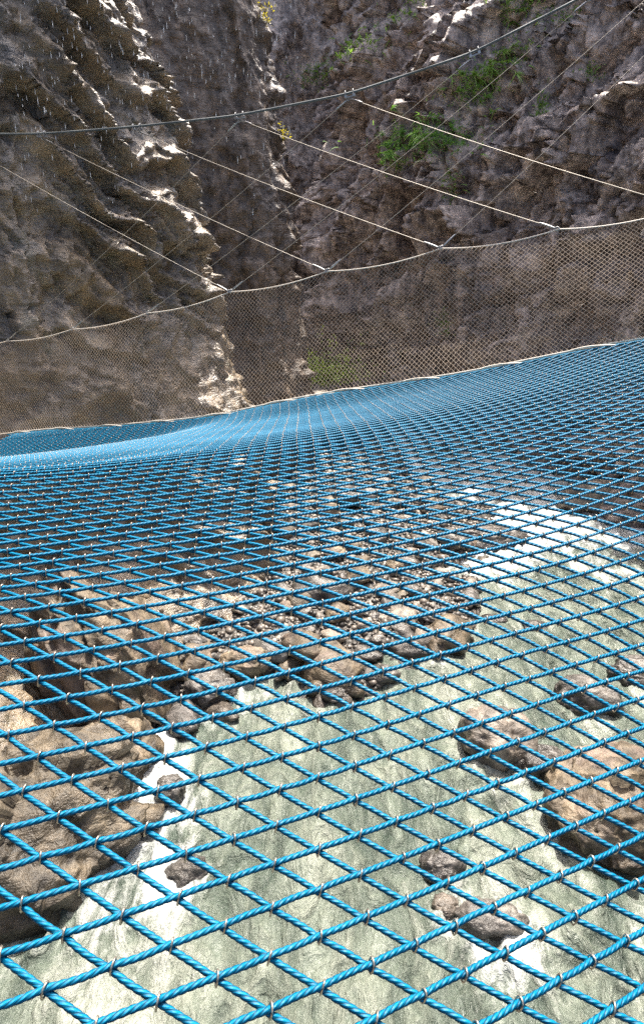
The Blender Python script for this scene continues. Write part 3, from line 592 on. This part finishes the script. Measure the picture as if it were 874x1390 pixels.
for px in CABX[2:10]:
    c0, t_ = cabpt(px); s_ = np.cross(t_, [0, 0, 1]); s_ /= np.linalg.norm(s_); u_ = np.cross(s_, t_); bag = Bag()
    for dx in (-.045, .045):              # two u-bolt saddles with nuts
        a = np.linspace(-.5*np.pi-.9, .5*np.pi+.9, 12)[:, None]; bag.add(*tube(c0+t_*dx+s_*.027*np.sin(a)+u_*(.027*np.cos(a)), .0055, seg=6)[:2])
        bag.add(*boxpts(c0+t_*dx-u_*.024, t_, s_, u_, .013, .034, .007))
        for sg in (-1, 1): bag.add(*boxpts(c0+t_*dx-u_*.036+s_*sg*.024, t_, s_, u_, .012, .012, .009))
    bag.add(*boxpts(c0-u_*.034, t_, s_, u_, .062, .010, .005))
    child('cable_clamp', bag.mesh('cable_clamp', False), M['clamp'], CAB)
ORD = ['first', 'second', 'third', 'fourth', 'fifth', 'sixth', 'seventh']
def stay(c_px, r_px, label, sag, rad=.0037):
    A, t_ = cabpt(c_px); A = A-np.array([0, 0, .05]); B = top_pt(r_px); d = B-A; L_ = np.linalg.norm(d); d /= L_
    tt = np.linspace(0, 1, 24)[:, None]; C_ = A+(B-A)*tt; C_[:, 2] -= (sag*4*tt*(1-tt))[:, 0]
    T_ = empty('stay_wire', tuple(B)); tag(T_, label, 'wire', 'steel stay wires between cable and guard netting')
    bag = Bag(); bag.add(*tube(C_, rad, seg=6)[:2]); child('wire', bag.mesh('wire'), M['wire'], T_)
    for P_, dd in ((A, d), (B, -d)):      # swaged socket with shackle eye
        bag = Bag(); q = P_+dd*np.linspace(.03, .19, 6)[:, None]; bag.add(*tube(q, [.005, .009, .009, .009, .008, .005], seg=8)[:2])
        a = np.linspace(0, 2*np.pi, 12, endpoint=False)[:, None]; s_ = np.cross(dd, [0, 1, 0]); s_ /= np.linalg.norm(s_)
        v_, f_, _ = tube(P_+dd*(.01+.024*np.cos(a))+s_*.016*np.sin(a), .004, np.tile(np.cross(dd, s_), (12, 1)), 5, closed=True); bag.add(v_, f_)
        child('end_socket', bag.mesh('end_socket'), M['clamp'], T_)
DOWN = [(-60, 312), (57, 444), (184, 598), (322, 757), (475, 930)]
UP = [(322, 10), (475, 98), (641, 200), (805, 312), (990, 444), (1155, 598)]
for q, (a, b_) in enumerate(DOWN): stay(a, b_, 'bright stay wire sloping down to the right, %s of five counted from the wet wall' % ORD[q], .03)
for q, (a, b_) in enumerate(UP): stay(a, b_, 'dull stay wire rising to the right, %s of six counted from the wet wall' % ORD[q], .05, .0027)

# ------------------------------------------------------------------ plants on the ledges
def blades(bag, P, n, ln, wd, spread, nrm, droop=1.0):
    for _ in range(n):
        o_ = P+np.array([RNG.normal()*spread[0], RNG.normal()*spread[1], RNG.normal()*spread[2]])
        h = BVH.find_nearest(Vector(o_)); 
        if h[0] is not None and h[3] < 2.0: o_ = np.array(h[0]); nn = np.array(h[1])
        else: nn = nrm
        d0 = nn*.7*np.sign(nn@(np.array([0, 0, CAM_H])-o_)+1e-9)+np.array([RNG.normal()*.45, RNG.normal()*.45, .7+.3*RNG.normal()]); d0 /= np.linalg.norm(d0)
        l_ = ln*RNG.uniform(.5, 1.2); tt = np.linspace(0, 1, 4)[:, None]
        C_ = o_+d0*l_*tt+np.array([0, 0, -1])*droop*l_*.6*tt**2; s_ = np.cross(d0, RNG.normal(size=3)); s_ /= np.linalg.norm(s_)
        w_ = wd*np.array([1, .9, .6, .05])[:, None]; V_ = np.concatenate([C_-s_*w_, C_+s_*w_]); bag.add(V_, np.array([[0, 1, 5, 4], [1, 2, 6, 5], [2, 3, 7, 6]]))
def leaves(bag, stems, P, n, size, spread):
    for _ in range(n//12):
        d0 = RNG.normal(size=3)*spread; d0[2] = abs(d0[2]); tip = P+d0; C_ = P+(tip-P)*np.linspace(0, 1, 5)[:, None]+np.array([0, 0, .12])*np.sin(np.linspace(0, np.pi, 5))[:, None]
        stems.add(*tube(C_, [.012, .01, .008, .006, .004], seg=3)[:2])
        for q in range(12):
            c0 = C_[2]+(C_[4]-C_[2])*RNG.uniform(0, 1.15)+RNG.normal(size=3)*size*1.4; a = RNG.normal(size=3); a /= np.linalg.norm(a); b2 = np.cross(a, RNG.normal(size=3)); b2 /= np.linalg.norm(b2); s_ = size*RNG.uniform(.6, 1.3)
            bag.add(np.array([c0-a*s_, c0+b2*s_*.4, c0+a*s_, c0-b2*s_*.4]), np.array([[0, 1, 2, 3]]))
def grassy(px, py, n, ln, spread, label, mat='grass', name='grass_clump', cat='grass clump', wd=.022):
    P, nn = hit(px, py)
    if P is None: return
    o_ = empty(name, tuple(P)); bag = Bag(); blades(bag, P, n, ln, wd, spread, nn); tag(o_, label, cat); child('leaves', bag.mesh('leaves', False), M[mat], o_)
G_ = [(545, 190, 900, .55, (1.0, .8, .35), 'largest fern cushion spilling over the middle ledge of the reddish wall', 'fern', 'fern_clump', 'ferns'),
 (595, 186, 700, .5, (.8, .6, .35), 'fern cushion hanging beside the largest one on the middle ledge', 'fern', 'fern_clump', 'ferns'),
 (635, 122, 420, .45, (.5, .7, .3), 'grass tuft at the lower end of the slanting grassy ledge', 'grass', 'grass_clump', 'grass'),
 (662, 104, 420, .45, (.5, .7, .3), 'grass tuft in the middle of the slanting grassy ledge', 'grass', 'grass_clump', 'grass'),
 (690, 78, 300, .4, (.4, .6, .3), 'grass tuft at the upper end of the slanting grassy ledge', 'grass', 'grass_clump', 'grass'),
 (710, 10, 350, .45, (.6, .6, .25), 'bright grass tuft crossed by the thick cable high on the wall', 'grass', 'grass_clump', 'grass'),
 (760, 25, 160, .3, (.5, .5, .2), 'sparse yellowish grass high above the grassy ledge', 'grass', 'grass_clump', 'grass'),
 (555, 12, 200, .4, (.9, .5, .3), 'thin grass along the high diagonal crack of the grey wall', 'grass', 'grass_clump', 'grass'),
 (480, 62, 260, .5, (.9, .6, .4), 'grass strip halfway up the diagonal crack of the grey wall', 'grass', 'grass_clump', 'grass'),
 (435, 98, 220, .5, (.8, .6, .4), 'grass at the bottom of the diagonal crack of the grey wall', 'grass', 'grass_clump', 'grass'),
 (612, 252, 120, .4, (.25, .3, .4), 'small weed hanging beside the orange streak of the wall', 'grass', 'grass_clump', 'grass'),
 (538, 222, 110, .35, (.3, .3, .2), 'little weed just below the largest fern cushion', 'grass', 'grass_clump', 'grass'),
 (733, 150, 100, .4, (.15, .2, .4), 'narrow drooping grass under a dark overhang of the wall', 'grass', 'grass_clump', 'grass'),
 (800, 100, 60, .3, (.3, .3, .2), 'faint grass tuft beside a rounded rock nose high on the wall', 'grass', 'grass_clump', 'grass'),
 (604, 440, 120, .35, (.35, .3, .3), 'green weed growing on the wall behind the guard netting', 'grass', 'grass_clump', 'grass')]
for g_ in G_: grassy(g_[0], g_[1], g_[2], g_[3], g_[4], g_[5], g_[6], g_[7], g_[8])
for px, py, lb in [(358, 20, 'yellow leafed sprig at the top edge of the dark buttress'), (364, 36, 'yellow leafed sprig just below the topmost one on the dark buttress'), (397, 192, 'yellow leafed sprig on the dark buttress where a stay wire crosses it')]:
    for dx_ in range(2, 90, 4):
        P, nn = hit(px+24-dx_, py)
        if P is not None and P[1] < 31: break
    if P is None: continue
    o_ = empty('leafy_sprig', tuple(P)); bag = Bag(); stm = Bag(); leaves(bag, stm, P+np.array([.1, -.15, 0]), 60, .05, np.array([.16, .16, .2])); tag(o_, lb, 'sprig'); child('leaves', bag.mesh('leaves', False), M['yellow'], o_); child('stem', stm.mesh('stem'), M['stem'], o_)
for px, py, n_, sp_, lb in [(436, 508, 2200, (1.2, .6, .75), 'bushy green shrub seen through the guard netting up the gorge'), (405, 505, 700, (.5, .4, .6), 'smaller shrub pressed between the dark buttress and the bushy one')]:
    P = at_depth(px, py+12, 33.0); o_ = empty('shrub', tuple(P)); bag = Bag(); stm = Bag(); leaves(bag, stm, P, n_, .09, np.array(sp_)); tag(o_, lb, 'shrub'); child('leaves', bag.mesh('leaves', False), M['moss'], o_); child('stem', stm.mesh('stem'), M['stem'], o_)

# ------------------------------------------------------------------ water dripping off the overhang
bag = Bag()
for _ in range(420):
    px = RNG.uniform(20, 405) if RNG.random() < .8 else RNG.uniform(20, 270); py = RNG.uniform(-40, 330)*RNG.uniform(.4, 1); dp = RNG.uniform(7.5, 14)
    P = at_depth(px, py, dp); l_ = RNG.uniform(.03, .10); r_ = RNG.uniform(.003, .0055)
    bag.add(*tube(P+np.array([0, 0, 1])*np.linspace(0, l_, 6)[:, None], r_*np.array([.2, .9, 1, .75, .4, .05]), np.tile([1., 0, 0], (6, 1)), 5)[:2])
m, t, b = nt('falling_water'); b.inputs['Base Color'].default_value = (.9, .92, .95, 1); b.inputs['Roughness'].default_value = .08; b.inputs['Transmission Weight'].default_value = .5; b.inputs['IOR'].default_value = 1.33
tag(link('water_drops', bag.mesh('water_drops'), m), 'scattered water drops falling in front of the wet wall', 'drops', kind='stuff')

# ------------------------------------------------------------------ light, air, camera
SUN_EL = math.radians(65); SUN_AZ = math.radians(17)      # azimuth measured from +Y towards +X
d = Vector((math.sin(SUN_AZ)*math.cos(SUN_EL), math.cos(SUN_AZ)*math.cos(SUN_EL), math.sin(SUN_EL)))
L = bpy.data.lights.new('sun', 'SUN'); L.energy = 4.2; L.angle = math.radians(.55); L.color = (1, .94, .84)
lo = bpy.data.objects.new('sun', L); COL.objects.link(lo); lo.rotation_euler = d.to_track_quat('Z', 'Y').to_euler(); lo.location = (0, 10, 40)
w = bpy.data.worlds.new('World'); SC.world = w; w.use_nodes = True; t = w.node_tree; t.nodes.clear()
sky = t.nodes.new('ShaderNodeTexSky'); sky.sky_type = 'NISHITA'; sky.sun_disc = False; sky.sun_elevation = SUN_EL; sky.sun_rotation = SUN_AZ; sky.air_density = .8; sky.dust_density = 6.0; sky.ozone_density = 0
bg = t.nodes.new('ShaderNodeBackground'); bg.inputs[1].default_value = .14; wo = t.nodes.new('ShaderNodeOutputWorld')
t.links.new(sky.outputs[0], bg.inputs[0]); t.links.new(bg.outputs[0], wo.inputs[0])
HAZE = 0
if HAZE:
    V_, F_ = boxpts(np.array([2., 22, 13.]), np.array([1., 0, 0]), np.array([0, 1., 0]), np.array([0, 0, 1.]), 22, 36, 17)
    hm = bpy.data.materials.new('haze'); hm.use_nodes = True; ht = hm.node_tree; ht.nodes.clear(); ho = ht.nodes.new('ShaderNodeOutputMaterial'); pv = ht.nodes.new('ShaderNodeVolumePrincipled')
    pv.inputs['Color'].default_value = (.93, .95, 1, 1); pv.inputs['Density'].default_value = HAZE; pv.inputs['Anisotropy'].default_value = .3; ht.links.new(pv.outputs[0], ho.inputs['Volume'])
    tag(link('haze', mesh_np('haze', V_, F_, False), hm), 'thin bluish mist hanging in the gorge', 'haze', kind='stuff')
cd = bpy.data.cameras.new('camera'); co = bpy.data.objects.new('camera', cd); COL.objects.link(co)
co.location = (0, 0, CAM_H); co.rotation_euler = (math.pi/2-PITCH, 0, 0); cd.sensor_fit = 'VERTICAL'; cd.sensor_height = 36; cd.lens = FPX/1390*36; cd.clip_start = .05; cd.clip_end = 500
SC.camera = co
SC.view_settings.view_transform = 'Standard'; SC.view_settings.look = 'None'; SC.view_settings.gamma = 1; SC.view_settings.exposure = 1.3
SC.cycles.sample_clamp_indirect = 3; SC.cycles.sample_clamp_direct = 2.5
SC.cycles.use_denoising = False
